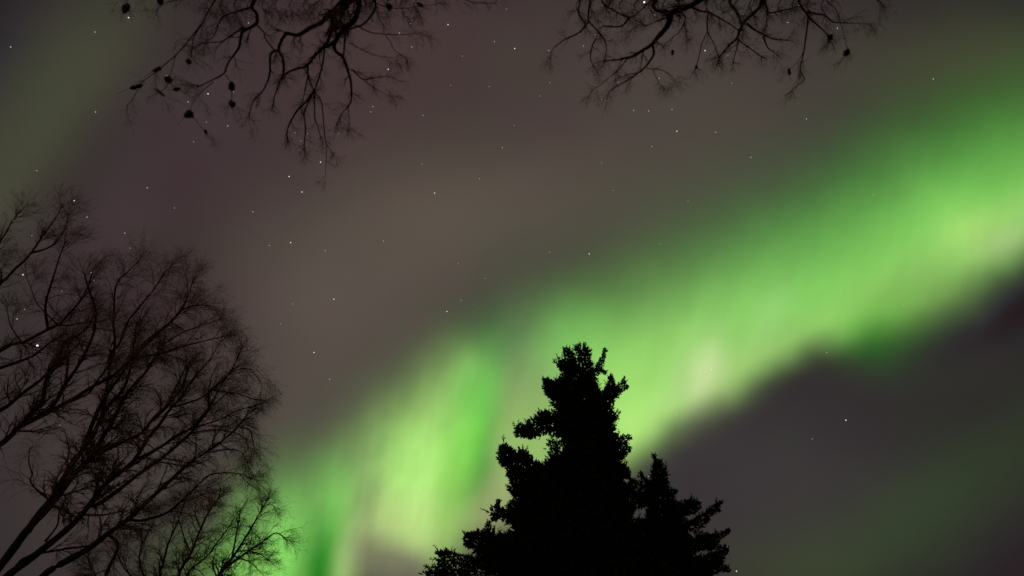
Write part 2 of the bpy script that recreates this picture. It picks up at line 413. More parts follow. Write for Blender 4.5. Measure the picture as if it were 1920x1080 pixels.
        up = unit(T[jj] * .6 + np.array([0, -.1, .8]) + g.normal(scale=.5, size=(nt, 3)))
        tw = twiglets(P[jj] + up * (rad[jj] * .65)[:, None], up, g.uniform(.2, .46, nt) * np.clip(rad[jj] / .25, .6, 1.1), g, .055)
        stem = tubes(P[None], (np.linspace(.045, .012, k))[None], 5)
        v, f, s = merge([body, tw, stem])
        mesh_obj("bough", v, f, s, NEEDLE, root)
    for bi, row in enumerate(boughs):
        k = 24; Ls = smooth_line(np.array(row, float), k)
        P = at(Ls[:, 0], Ls[:, 1], 0.0); P[:, 1] += np.linspace(0, 1, k) * g.uniform(-.8, .8)
        bough(P, Ls[:, 2] * np.array([PX(y) for y in Ls[:, 1]]), bi)
    # and lesser ones all round the stem, reaching out level and turning up at the tip
    for bi in range(nrand):
        y = ys[0] + 18 + (ys[-1] - ys[0] - 10) * g.random() ** .7
        hw_ = (np.interp(y, ys, core[:, 2]) - np.interp(y, ys, core[:, 1])) / 2; cx_ = (np.interp(y, ys, core[:, 2]) + np.interp(y, ys, core[:, 1])) / 2
        p0 = at(np.array(cx_), np.array(y)); rr_ = hw_ * np.interp(y, ys, pxs); a = g.uniform(0, 6.283)
        o = np.array([math.cos(a), math.sin(a), 0]); tq = np.linspace(0, 1, 12)[:, None]
        reach = rr_ * g.uniform(1.0, 1.16) + g.uniform(.05, .3)
        P = p0 + o * (rr_ * .5 + (reach - rr_ * .5) * tq) + np.array([0, 0, 1]) * (-.25 * tq + g.uniform(.3, .7) * tq ** 2.5) * min(1, rr_)
        bough(P, np.linspace(.26, .05, 12) * min(1.0, .35 + rr_ * .4), bi)
    # thin leaders on top and round the edge
    if tips:
        tp = np.array(tips, float)
        B = at(tp[:, 0], tp[:, 1]); E = at(tp[:, 2], tp[:, 3]); B[:, 1] += g.uniform(-.3, .3, len(B)); E[:, 1] = B[:, 1]
        ln = np.linalg.norm(E - B, axis=1)
        a = twiglets(B, E - B, ln, g, .07)
        # crown rim: small shoots all round the solid outline
        ne = int(900 * fine); ye = g.uniform(ys[0], ys[-1] + 10, ne); ang = g.uniform(0, 6.283, ne)
        xl = np.interp(ye, ys, core[:, 1]); xr = np.interp(ye, ys, core[:, 2]); pe = np.interp(ye, ys, pxs)
        C = at((xl + xr) / 2 + (xr - xl) / 2 * np.cos(ang) * .97, ye); C[:, 1] += (xr - xl) / 2 * pe * np.sin(ang)
        de = unit(np.stack([np.cos(ang), np.sin(ang), g.uniform(.3, 1.5, ne)], 1) + g.normal(scale=.3, size=(ne, 3)))
        b = twiglets(C, de, g.uniform(.18, .4, ne), g, .06)
        v, f, s = merge([a, b]); mesh_obj("shoots", v, f, s, NEEDLE, root)
    return root

spruce("spruce_tree", "tall broad black spruce at bottom centre in front of the green aurora", 1089, 26.0,
    [(652, 1084, 1094), (660, 1081, 1101), (672, 1077, 1104), (684, 1068, 1109), (700, 1056, 1110), (720, 1052, 1116), (740, 1046, 1124),
     (757, 1044, 1142), (780, 1044, 1148), (800, 1040, 1148), (815, 1050, 1152), (835, 1064, 1158), (855, 1064, 1164), (870, 1030, 1166), (890, 992, 1170),
     (910, 975, 1170), (940, 966, 1176), (970, 960, 1188), (1000, 945, 1190), (1030, 912, 1194), (1055, 900, 1200), (1080, 935, 1206)],
    [[(1078, 700, 14), (1062, 688, 13), (1048, 684, 7)],
     [(1075, 678, 8), (1064, 671, 8), (1058, 664, 3)],
     [(1070, 735, 22), (1040, 730, 17), (1026, 722, 9), (1023, 712, 4)],
     [(1070, 765, 20), (1045, 752, 16), (1029, 738, 9)],
     [(1104, 706, 9), (1120, 694, 8), (1128, 680, 5), (1133, 662, 2)],
     [(1118, 692, 5), (1139, 687, 1.5)],
     [(1120, 765, 18), (1141, 742, 13), (1147, 722, 8), (1146, 706, 4)],
     [(1140, 750, 10), (1155, 736, 7), (1167, 726, 3)],
     [(1150, 745, 8), (1160, 741, 4), (1171, 739, 2)],
     [(1120, 720, 8), (1112, 708, 6), (1104, 698, 6)],
     [(1130, 785, 16), (1150, 790, 8), (1155, 780, 6)],
     [(1075, 808, 20), (1040, 792, 21), (1012, 790, 19), (998, 797, 17), (987, 803, 10), (974, 796, 11), (969, 796, 9)],
     [(1030, 785, 14), (1018, 778, 10), (1010, 774, 6)],
     [(1000, 802, 12), (988, 808, 8)],
     [(1080, 836, 8), (1058, 830, 8), (1030, 820, 6)],
     [(1080, 858, 9), (1045, 858, 9), (1030, 850, 7)],
     [(1080, 892, 22), (1020, 886, 20), (985, 874, 22), (958, 862, 20), (948, 845, 13), (944, 830, 8)],
     [(985, 868, 14), (981, 850, 10), (978, 842, 6)],
     [(1010, 890, 16), (975, 900, 14), (958, 885, 10)],
     [(1130, 835, 16), (1160, 830, 9), (1176, 823, 5), (1182, 822, 2)],
     [(1140, 860, 16), (1165, 850, 9), (1177, 850, 5)],
     [(1140, 886, 18), (1168, 882, 12), (1180, 878, 7)],
     [(1150, 908, 14), (1168, 903, 8)], [(1140, 932, 18), (1172, 924, 12), (1186, 918, 6)], [(1150, 960, 18), (1186, 948, 10)],
     [(1150, 1000, 18), (1196, 990, 13)], [(1150, 1030, 18), (1204, 1022, 14)], [(1150, 1060, 18), (1208, 1054, 14)],
     [(1030, 935, 20), (985, 925, 18), (966, 918, 10), (956, 922, 4)],
     [(1010, 960, 18), (970, 948, 16), (957, 942, 8)],
     [(1010, 985, 14), (965, 974, 12), (940, 966, 10), (927, 966, 13), (924, 967, 11)],
     [(940, 962, 5), (933, 948, 3), (936, 939, 2)],
     [(1000, 1030, 18), (940, 1022, 20), (905, 1013, 20), (884, 1008, 15), (870, 1009, 8)],
     [(925, 1008, 9), (917, 998, 6), (916, 991, 4)],
     [(960, 1050, 14), (915, 1040, 14), (896, 1032, 9)],
     [(950, 1066, 10), (890, 1054, 9), (855, 1046, 9), (832, 1044, 15), (820, 1046, 14)],
     [(940, 1080, 10), (870, 1070, 10), (830, 1074, 8), (806, 1073, 3)],
     [(880, 1090, 14), (840, 1084, 12), (800, 1082, 6)]],
    [(1089, 656, 1089, 643), (1082, 662, 1077, 647), (1096, 660, 1097, 647), (1100, 668, 1109, 665), (1048, 680, 1044, 664), (1046, 682, 1038, 674),
     (1073, 668, 1072, 652), (1062, 672, 1058, 662), (1024, 716, 1023, 705), (1146, 712, 1145, 702), (1130, 672, 1134, 659), (1126, 676, 1125, 668),
     (957, 924, 956, 916), (936, 950, 937, 938), (930, 952, 927, 943), (1020, 775, 1012, 768), (945, 834, 943, 818), (1108, 684, 1112, 672)],
    11)

spruce("spruce_tree", "small dark spruce at the right foot of the tall black spruce", 1233, 31.0,
    [(868, 1231, 1236), (880, 1229, 1239), (893, 1226, 1246), (903, 1220, 1249), (920, 1214, 1252), (935, 1216, 1260), (950, 1216, 1264), (975, 1214, 1278),
     (1000, 1206, 1292), (1025, 1196, 1296), (1050, 1190, 1300), (1080, 1186, 1312)],
    [[(1232, 905, 6), (1232, 882, 4), (1231, 868, 3)], [(1232, 872, 4), (1226, 864, 2), (1220, 861, 1.2)],
     [(1240, 900, 5), (1244, 888, 3), (1246, 879, 2)], [(1228, 912, 7), (1208, 902, 4), (1198, 888, 2)],
     [(1228, 920, 9), (1200, 914, 7), (1184, 908, 3), (1172, 902, 1.5)], [(1220, 940, 10), (1198, 928, 9), (1184, 926, 6)],
     [(1250, 930, 8), (1262, 924, 5), (1269, 919, 2)], [(1250, 972, 14), (1282, 956, 13), (1300, 954, 9), (1308, 953, 4)],
     [(1270, 990, 12), (1305, 982, 9), (1320, 972, 9), (1335, 956, 6), (1346, 946, 4), (1357, 936, 1.5)],
     [(1330, 964, 4), (1340, 960, 4), (1347, 959, 2)], [(1270, 1030, 14), (1310, 1020, 13), (1336, 1012, 10), (1352, 1004, 5), (1368, 994, 1.5)],
     [(1300, 1000, 5), (1310, 1002, 4), (1318, 1012, 4)], [(1320, 1022, 10), (1340, 1026, 6), (1348, 1030, 3)],
     [(1270, 1070, 16), (1320, 1058, 15), (1346, 1047, 9), (1360, 1033, 3)], [(1320, 1070, 14), (1350, 1060, 8), (1372, 1064, 3)],
     [(1230, 990, 14), (1204, 990, 10), (1190, 986, 8)], [(1228, 1012, 15), (1198, 1010, 13)], [(1228, 1042, 16), (1192, 1042, 14)], [(1228, 1072, 16), (1190, 1072, 14)],
     [(1232, 935, 10), (1206, 938, 9), (1190, 942, 6)]],
    [(1231, 870, 1226, 862), (1233, 872, 1234, 863), (1243, 890, 1247, 878), (1200, 896, 1197, 887), (1262, 924, 1269, 919), (1342, 950, 1345, 932), (1345, 946, 1357, 936),
     (1286, 948, 1288, 942), (1276, 1040, 1290, 1036)],
    23, nrand=26, slim=.84)

# ------------------------------------------------------------------ bare deciduous trees
class Birch:
    def __init__(s, label, dist, seed, name="birch_tree", foot=None):
        s.g = np.random.default_rng(seed); s.dist = dist; s.limbs = []; s.nodes = []; s.label = label; s.name = name; s.foot = foot
    def depth(s, x, y, dflt):
        if s.nodes:
            A = np.array(s.nodes); d = np.hypot(A[:, 0] - x, A[:, 1] - y); i = d.argmin()
            if d[i] < 14: return A[i, 2]
        return dflt
    def limb(s, pts, w0, w1, spread=1.0, twig=1.0, t0=.25):
        """pts: control points as seen in the photo; w0, w1: thickness there in photo pixels"""
        k = max(8, 4 * len(pts)); L = smooth_line(np.array(pts, float), k)
        joined = bool(s.nodes) and np.hypot(*(np.array(s.nodes)[:, :2] - np.array(pts[0])).T).min() < 14
        d0 = s.depth(*pts[0], s.dist + s.g.uniform(-.5, .5) * spread)
        end = d0 + s.g.uniform(-.12, .12) * s.dist * spread
        dd = np.linspace(0, 1, k) ** 1.3 * (end - d0) + d0
        for (x, y), q in zip(L, dd): s.nodes.append((x, y, q))
        r = ray(L[:, 0], L[:, 1]); P = EYE + r * dd[:, None]
        ln = np.linalg.norm(np.diff(P, axis=0), axis=1).sum()
        wob = np.cumsum(s.g.normal(scale=.003, size=(k, 3)), 0) * min(ln, 2.0) * .5; wob -= wob[0]
        P = P + wob * np.linspace(0, 1, k)[:, None]
        rad = np.interp(np.linspace(0, 1, k), [0, 1], [w0, w1]) * .5 * dd * (r @ AX_F) / FOCAL
        rad *= 1 + s.g.normal(scale=.05, size=k)
        x, y = pts[0]
        off = (x < 0 or y < 0 or y > 1080) and not joined
        s.limbs.append((P, rad, ln, twig, t0, off))
    def grow(s, P, Rd, n_each, length, ang, bias, jit, k, tmin=.15, taper=.25, rfac=.55, rmin=.0012):
        """n_each side shoots on every strand of P"""
        g = s.g; n, kk, _ = P.shape
        idx = np.repeat(np.arange(n), n_each); m = len(idx)
        if m == 0: return np.zeros((0, k, 3)), np.zeros((0, k))
        t = (tmin + (1 - tmin) * g.random(m)) * (kk - 1); i0 = np.minimum(t.astype(int), kk - 2); fr = t - i0
        p = P[idx, i0] * (1 - fr)[:, None] + P[idx, i0 + 1] * fr[:, None]
        T = unit(P[idx, i0 + 1] - P[idx, i0])
        rp = Rd[idx, i0] * (1 - fr) + Rd[idx, i0 + 1] * fr
        perp = unit(np.cross(T, unit(g.normal(size=(m, 3)))))
        a = g.normal(ang, .25, m)
        d = T * np.cos(a)[:, None] + perp * np.sin(a)[:, None]
        ln = length * g.uniform(.45, 1.25, m) * (1.15 - .55 * t / (kk - 1))
        out = np.empty((m, k, 3)); out[:, 0] = p
        st = (ln / (k - 1))[:, None]
        for j in range(1, k):
            d = unit(d + g.normal(scale=jit, size=(m, 3)) + np.array(bias) * (j / (k - 1)))
            out[:, j] = out[:, j - 1] + d * st
        r0 = np.maximum(rp * rfac, rmin)
        return out, r0[:, None] * np.linspace(1, taper, k) ** 1.0
    def build(s, side=(3.0, .9), sub=(5, .4), fine=(4, .18), bias=(0, 0, .1), droop=(0, 0, -.25), rmin=.0016, fork=None, forkw=None, leaves=(), crown=True):
        foot = np.array(s.foot, float); root = thing(s.name, foot, s.label, "tree")
        g = s.g
        fork = np.array(fork, float)
        k = 14; tt = np.linspace(0, 1, k)[:, None]
        P = foot + (fork - foot) * tt; P[:, :2] += (np.sin(tt * 5) * .05)
        rr = forkw * (1.45 - .5 * tt[:, 0]) ; rr[0] *= 1.25
        v, f, sz = tubes(P[None], rr[None], 12); mesh_obj("trunk", v, f, sz, BARK, root, True)
        S2, R2, twigs = [], [], []
        for (P, rad, ln, tw, t0, off) in s.limbs:
            PP, rr_ = P, rad
            if off and np.linalg.norm(P[0] - fork) > .05:      # carry the limb back to the fork of the trunk
                q = np.linspace(0, 1, 10)[:-1, None]; ctl = P[0] - unit(P[1] - P[0]) * np.linalg.norm(P[0] - fork) * .5
                PP = np.vstack([(1 - q) ** 2 * fork + 2 * q * (1 - q) * ctl + q * q * P[0], P])
                rr_ = np.r_[rad[0] * np.linspace(1.3, 1.03, 9), rad]
            v, f, sz = tubes(PP[None], rr_[None], 8); mesh_obj("branch", v, f, sz, BARK, root, True)
            if tw <= 0: continue
            n1 = max(1, int(ln * side[0] * tw + .5))
            a, ra = s.grow(P[None], rad[None], n1, side[1] * min(1, .4 + ln / 3), .6, bias, .16, 9, t0, rfac=.5, rmin=rmin * 1.6)
            # the limb's own end breaks up into a spray
            b, rb = s.grow(P[None], rad[None], max(2, int(3 * tw)), side[1] * .8, .3, bias, .14, 9, .88, rfac=.7, rmin=rmin * 1.6)
            S2 += [a, b]; R2 += [ra, rb]
        A = np.concatenate(S2); RA = np.concatenate(R2)
        B, RB = s.grow(A, RA, sub[0], sub[1], .6, np.array(bias) * .3 + np.array(droop) * .6, .18, 7, .1, rfac=.6, rmin=rmin)
        C, RC = s.grow(B, RB, fine[0], fine[1], .55, droop, .2, 5, .1, rfac=.7, rmin=rmin * .8)
        parts = [tubes(A, RA, 4), tubes(B, RB, 3), tubes(C, RC, 3)]
        v, f, sz = merge(parts)
        mesh_obj("crown", v, f, sz, TWIG, root)
        print(s.label[:30], len(A), len(B), len(C), 'faces', len(sz))
        for (x, y, w, h, rot) in leaves:
            d = s.depth(x, y, s.dist * g.uniform(.93, 1.02))
            c = EYE + ray(x, y) * d; px = d * float(ray(x, y) @ AX_F) / FOCAL
            s.leaf(root, c, w * px, h * px, R(rot))
        return root
    def leaf(s, root, c, w, h, rot):
        """a curled withered leaf hanging on its stalk"""
        g = s.g; nu, nv = 9, 7
        u = np.linspace(-1, 1, nu); V = []
        view = unit(c - EYE); X = unit(np.cross(view, (0, 0, 1.0))); Y = np.cross(X, view)
        e1 = X * math.cos(rot) + Y * math.sin(rot); e2 = -X * math.sin(rot) + Y * math.cos(rot)
        tilt = unit(view + g.normal(scale=.25, size=3)); e1 = unit(e1 - tilt * (e1 @ tilt)); e2 = np.cross(tilt, e1)
        curl = g.uniform(.3, .9); jag = g.uniform(-.3, .3, (nu, 2)); sk = g.uniform(-.5, .5); ex = g.uniform(.3, .75)
        for i, a in enumerate(u):
            q = (1 + a) / 2; half = 1.75 * q ** ex * max(0.0, 1 - q) ** (1.05 - ex) * (1 - sk * .4 * a)
            for b in np.linspace(-1, 1, nv):
                x = half * b * (1 + (jag[i, 0] if b > 0 else jag[i, 1]))
                V.append(c + e1 * (x * w / 2) + e2 * (a * h / 2) + tilt * (curl * w * .5 * (b * b) * half + .15 * h * a * a))
        V = np.array(V); t = tilt * .0012
        n = len(V); idx = np.arange(n).reshape(nu, nv)
        q = np.stack([idx[:-1, :-1], idx[1:, :-1], idx[1:, 1:], idx[:-1, 1:]], -1).reshape(-1, 4)
        stalk = np.linspace(0, 1, 6)[:, None]
        SP = c + e2 * (h / 2) + (e2 * .9 + g.normal(scale=.4, size=3) * .5) * stalk * h * .9
        sv, sf, ss = tubes(SP[None], np.full((1, 6), .0012), 4)
        v, f, sz = merge([(np.vstack([V - t, V + t]), np.r_[q.ravel(), (q[:, ::-1] + n).ravel()], np.full(2 * len(q), 4)), (sv, sf, ss)])
        mesh_obj("leaf", v, f, sz, LEAF, root, True)
def spot(x, y, d): return EYE + ray(x, y) * d

# --- large birch filling the lower left
b = Birch("large bare birch fanning across the lower left below the leftmost branches", 13.0, 5)
fk = spot(np.array(-170), np.array(1230), 13.0)
b.foot = (fk[0] - .5, fk[1] + .3, 0)
b.limb([(-170, 1230), (-60, 1130), (0, 1063), (28, 1027), (53, 994), (103, 941), (144, 888), (180, 852), (197, 819), (219, 780), (237, 743), (253, 722), (276, 698), (296, 668), (314, 641)], 22, 3, t0=.45)
b.limb([(50, 998), (72, 965), (97, 934), (133, 874), (158, 838), (178, 808), (192, 780), (210, 752), (232, 728), (246, 690), (252, 650), (259, 602)], 13, 3)
b.limb([(-170, 1230), (-70, 1150), (22, 1074), (72, 1036), (128, 991), (169, 947), (194, 913), (236, 880), (256, 861), (281, 822), (300, 799), (314, 777), (326, 763), (343, 743), (355, 722), (373, 698)], 20, 3, t0=.5)
b.limb([(169, 947), (183, 946), (222, 919), (261, 888), (304, 858), (355, 813), (373, 790), (390, 769), (393, 733), (422, 712), (446, 667)], 9, 2)
b.limb([(180, 852), (228, 830), (267, 811), (280, 794), (306, 771), (322, 752), (338, 730), (349, 700), (353, 688)], 8, 2)
b.limb([(267, 811), (290, 781), (314, 757), (341, 702), (352, 686)], 5, 2)
b.limb([(326, 763), (371, 749), (398, 731), (414, 735), (440, 738), (470, 748), (492, 752)], 4, 1.5)
b.limb([(331, 816), (359, 802), (394, 763), (404, 743), (420, 715), (440, 690)], 4, 1.5)
b.limb([(256, 861), (300, 838), (331, 816), (372, 800), (410, 788), (448, 770), (480, 762)], 5, 1.5)
b.limb([(236, 880), (290, 846), (330, 820), (358, 804), (380, 782), (402, 760), (425, 738)], 5, 1.5)
b.limb([(-170, 1230), (-40, 1130), (60, 1095), (97, 1069), (167, 1030), (203, 1002), (242, 974), (278, 941), (300, 922), (328, 896), (361, 867), (390, 849), (420, 828), (450, 802), (462, 784), (485, 768)], 20, 2, t0=.5)
b.limb([(242, 974), (266, 976), (313, 962), (340, 940), (358, 923), (390, 893), (420, 888), (450, 890), (474, 898)], 6, 1.5)
b.limb([(22, 1074), (40, 1050), (65, 1040), (119, 1030), (180, 1024)], 5, 3, twig=.5)
b.limb([(203, 1002), (222, 1022), (206, 1060), (194, 1090)], 5, 6, twig=.4)
b.limb([(85, 1015), (108, 985), (112, 960), (128, 935)], 4, 1.5, twig=.4)
b.limb([(93, 938), (66, 915), (56, 900), (60, 890), (52, 865), (56, 840)], 4, 1.5, twig=.5)
b.limb([(206, 690), (206, 664), (224, 644), (239, 605), (259, 579), (289, 543), (313, 507)], 6, 1.5)
b.limb([(192, 780), (200, 730), (206, 690), (215, 650), (212, 600), (215, 534), (240, 505), (256, 490)], 7, 1.5)
b.limb([(158, 838), (175, 790), (200, 740), (251, 671), (281, 641), (306, 616), (322, 602), (345, 580), (372, 572), (405, 576)], 8, 1.5)
b.limb([(200, 715), (253, 673), (301, 664), (342, 650), (393, 638), (420, 632)], 6, 1.5)
b.limb([(253, 660), (283, 632), (313, 611), (327, 596), (350, 560), (362, 520)], 5, 1.2)
b.limb([(322, 602), (345, 575), (352, 540), (348, 515)], 3, 1)
b.limb([(314, 641), (345, 622), (375, 612), (410, 600)], 3, 1)
b.limb([(373, 698), (395, 672), (412, 645), (425, 632)], 3, 1)
b.limb([(393, 733), (432, 700), (460, 690), (478, 702), (490, 718)], 3, 1)
b.limb([(450, 802), (468, 806), (474, 830), (478, 850)], 3, 1)
b.limb([(390, 849), (430, 842), (455, 850), (468, 880)], 3, 1)
b.limb([(355, 813), (400, 806), (440, 812), (462, 826), (466, 845)], 3, 1)
b.build(side=(4.8, .92), sub=(10, .5), fine=(8, .25), bias=(.03, 0, .05), droop=(.03, 0, -.3), rmin=.0014, fork=fk, forkw=.17)

# --- birch reaching in from the left edge, higher up
b = Birch("bare birch reaching in from the left edge above the large birch", 10.5, 17)
fk = spot(np.array(-300), np.array(1020), 10.5)
b.foot = (fk[0] - .3, fk[1], 0)
b.limb([(-300, 1020), (-120, 910), (0, 833), (35, 800), (67, 767), (81, 749), (88, 706), (114, 661), (122, 635), (141, 631), (163, 613), (172, 596)], 20, 2.5, t0=.5)
b.limb([(35, 800), (88, 774), (122, 757), (155, 737), (179, 721), (214, 702), (244, 678)], 11, 4)
b.limb([(88, 774), (110, 745), (122, 723), (143, 694), (163, 657), (175, 625), (179, 592), (178, 580), (166, 549), (156, 515)], 8, 2)
b.limb([(122, 723), (128, 672), (126, 637), (118, 655)], 5, 2)
b.limb([(122, 757), (165, 738), (184, 712), (206, 682), (207, 655), (214, 640)], 5, 2)
b.limb([(-240, 900), (-100, 815), (0, 769), (41, 737), (81, 708), (90, 698), (110, 680)], 12, 5)
b.limb([(-260, 960), (-150, 760), (0, 657), (41, 643), (71, 627), (92, 617), (108, 609), (115, 601), (140, 573), (161, 539), (170, 505)], 15, 2)
b.limb([(92, 617), (89, 611), (85, 573), (94, 534), (113, 471), (122, 450)], 5, 1.5)
b.limb([(108, 610), (130, 610), (154, 606), (178, 603)], 4, 1)
b.limb([(-290, 1000), (-150, 655), (0, 534), (24, 510), (48, 488), (60, 474), (79, 445), (103, 411), (118, 382)], 15, 1.5)
b.limb([(-150, 655), (-60, 540), (0, 455), (14, 435), (22, 416), (40, 395)], 8, 1.5)
b.limb([(0, 534), (3, 515), (-4, 490)], 4, 1.5)
b.limb([(60, 474), (95, 462), (122, 430), (128, 398)], 4, 1)
b.limb([(108, 609), (70, 570), (58, 540), (50, 520)], 3, 1)
b.limb([(41, 643), (20, 610), (14, 580)], 3, 1, twig=.6)
b.limb([(0, 690), (60, 668), (95, 640)], 7, 3, twig=1)
b.build(side=(5, .62), sub=(9, .36), fine=(7, .19), bias=(.05, 0, .12), droop=(.05, 0, .1), rmin=.0015, fork=fk, forkw=.16)

# --- young birch low down, against the green glow
b = Birch("small fine twigged birch low at left with the green glow behind", 17.0, 31)
fk = spot(np.array(392), np.array(1215), 17.0)
b.foot = (fk[0], fk[1], 0)
b.limb([(392, 1215), (330, 1130), (301, 1080), (307, 1056), (316, 1021), (331, 985), (343, 956), (350, 935)], 8, 1.5, t0=.35)
b.limb([(392, 1215), (352, 1120), (334, 1080), (358, 1036), (376, 991), (390, 962), (408, 935), (414, 915)], 9, 2, t0=.35)
b.limb([(392, 1215), (398, 1110), (411, 1077), (438, 1042), (467, 997), (491, 953), (500, 938), (503, 932)], 10, 1.5, t0=.35)
b.limb([(411, 1077), (426, 1062), (467, 1033), (490, 1018), (515, 1000), (528, 1003), (537, 1013)], 6, 1.5, t0=.2)
b.limb([(435, 1046), (438, 1030), (444, 997), (449, 970), (450, 952)], 4, 1.5)
b.limb([(392, 1215), (368, 1120), (349, 1080), (387, 1045), (410, 1015), (426, 994), (440, 972)], 6, 1.5, t0=.35)
b.limb([(491, 953), (505, 945), (513, 949)], 2.5, 1)
b.limb([(392, 1215), (290, 1110), (262, 1060), (266, 1020), (262, 990)], 6, 1.5, t0=.3)
b.limb([(392, 1215), (300, 1130), (240, 1075), (225, 1050), (218, 1030)], 6, 1.5, t0=.4)
b.limb([(467, 1033), (490, 1040), (505, 1052)], 2.5, 1)
b.limb([(392, 1215), (270, 1140), (190, 1085), (172, 1060), (165, 1040)], 6, 1.5, t0=.5)
b.limb([(376, 991), (366, 965), (368, 940), (376, 925)], 2.5, 1)
b.limb([(358, 1036), (346, 1010), (330, 955), (322, 940)], 3, 1)
b.limb([(266, 1020), (285, 985), (292, 960)], 3, 1)
b.limb([(438, 1042), (470, 1055), (490, 1075)], 3, 1)
b.build(side=(6.0, .85), sub=(9, .46), fine=(7, .27), bias=(.03, 0, .1), droop=(0, 0, -.3), rmin=.0019, fork=fk, forkw=.09)

# --- tree overhead, upper left, with a few withered leaves left on it
b = Birch("bare tree overhead at upper left with withered leaves still hanging", 5.5, 41, name="deciduous_tree", foot=(-2.4, -2.2, 0))
fk = np.array([-2.0, -1.2, 4.6])
rp = [(545, -330), (600, -160)]
b.limb(rp + [(650, -30), (652, 0), (640, 12), (629, 24), (626, 40), (638, 53)], 30, 15, spread=.3, t0=.5)
b.limb([(600, -160), (668, -60), (673, 0), (668, 28), (659, 44), (648, 52), (638, 54)], 12, 10, spread=.3, t0=.5)
b.limb([(600, -160), (695, -60), (703, 0), (700, 20), (683, 42), (665, 48), (648, 52)], 6, 3, spread=.3, t0=.5)
b.limb([(623, 45), (617, 72), (607, 88), (592, 102), (575, 123), (547, 132), (528, 147), (523, 162), (516, 180), (512, 205)], 7, 1.5)
b.limb([(643, 55), (630, 75), (620, 84), (608, 88)], 8, 7, twig=.3)
b.limb([(630, 76), (627, 86), (630, 97), (643, 107), (652, 132), (658, 158), (657, 190), (640, 212), (628, 233)], 7, 1.5)
b.limb([(657, 190), (653, 207), (655, 232), (654, 246)], 2, 1)
b.limb([(647, 56), (646, 80), (644, 103)], 3.5, 3, twig=.4)
b.limb([(608, 90), (607, 108), (603, 127), (593, 160), (588, 172)], 3.5, 3, twig=.6)
b.limb([(577, 122), (578, 142), (587, 165), (590, 170)], 4, 3, twig=.5)
b.limb([(578, 142), (572, 167), (568, 190)], 3, 1.5)
b.limb([(590, 169), (576, 188), (557, 207), (543, 232), (539, 250), (541, 264)], 4.5, 2, t0=.1)
b.limb([(588, 172), (578, 192), (570, 213), (572, 230), (573, 247), (571, 282)], 3.5, 2, t0=.1)
b.limb([(590, 170), (590, 195), (590, 220), (596, 240), (602, 261)], 3, 1.5, t0=.1)
b.limb([(590, 170), (602, 190), (606, 220), (608, 248), (612, 282), (610, 330)], 2.5, .8, t0=.1, twig=.35)
b.limb([(608, 248), (612, 270), (625, 290)], 1.8, 1)
b.limb([(620, 22), (613, 29), (603, 42), (580, 53), (560, 65), (547, 64), (537, 62), (530, 70), (525, 78), (521, 93), (528, 108), (530, 120), (529, 135), (526, 147)], 9, 4)
b.limb([(521, 94), (508, 100), (506, 120), (505, 142), (493, 170), (478, 185), (470, 205), (468, 227)], 5, 1.2)
b.limb([(480, -60), (484, -20), (473, 13), (481, 24), (483, 36), (481, 47), (457, 62), (453, 78), (450, 93), (432, 118), (423, 140), (400, 153), (375, 165)], 9, 1.5)
b.limb([(481, 47), (494, 60), (497, 72), (508, 88), (518, 96)], 3, 2.5)
b.limb([(430, -60), (400, 3), (385, 28), (380, 42), (363, 67), (358, 85), (355, 108)], 4, 1.5)
b.limb([(473, 13), (442, 22), (417, 32), (405, 57), (398, 70), (385, 78)], 4, 1.2)
b.limb([(457, 50), (433, 67), (413, 78), (385, 80), (365, 88)], 3.5, 1)
b.limb([(670, 49), (688, 58), (705, 63), (747, 65), (790, 62)], 2.5, .8)
b.limb([(722, 66), (732, 78), (738, 92), (760, 109)], 1.8, .8)
b.limb([(655, 80), (680, 94), (703, 103), (735, 108)], 2, .8)
b.limb([(660, 130), (680, 148), (700, 147), (730, 143)], 3, 1)
b.limb([(680, 148), (700, 164), (723, 177), (738, 184)], 2, .8)
b.limb([(703, 5), (728, 14), (760, 15), (787, 11), (820, 8)], 2, .8)
b.limb([(380, 42), (350, 80), (330, 102), (297, 130), (265, 155), (250, 180), (236, 198)], 2.5, 1, twig=.5)
b.limb([(480, -60), (420, -20), (350, -5), (310, 3), (290, 20)], 4, 1, twig=.7)
b.limb([(420, -20), (300, -20), (245, -5), (236, 10)], 3, 1, twig=.3)
b.limb([(330, 102), (322, 130), (318, 150), (330, 168)], 1.6, .8, twig=.3)
b.limb([(423, 140), (432, 155), (434, 175), (434, 192)], 1.6, .8, twig=.4)
b.limb([(400, 153), (370, 180), (357, 206), (372, 232), (386, 248)], 1.6, .8, twig=.4)
b.limb([(318, 150), (310, 166), (300, 174)], 1.4, .8, twig=.2)
b.limb([(600, -160), (780, -60), (850, -10), (890, 6), (930, 8)], 4, 1, twig=.7)
for q in range(16):   # short crooked spurs along the top, where the twigs are thickest
    x = 400 + 26 * q
    b.limb([(x + 20, -50), (x, -12), (x - 14, 8), (x - 8, 22)], 3, 1, twig=1.4)
b.build(side=(6.5, .25), sub=(6, .14), fine=(4, .08), bias=(0, .1, -.02), droop=(0, .05, -.15), rmin=.0009, fork=fk, forkw=.13,
        leaves=[(235, 16, 13, 23, 8), (300, 4, 15, 12, 80), (354, 115, 12, 12, 20), (317, 150, 16, 15, 50), (355, 215, 18, 20, -30), (435, 162, 14, 19, 30), (434, 194, 15, 15, 60),
                (331, 167, 9, 15, -40), (302, 174, 6, 24, 80), (386, 247, 6, 10, 40),
                (730, 14, 12, 14, 30), (787, 10, 9, 16, 75), (255, 163, 9, 26, -35), (295, 131, 8, 22, -30)])

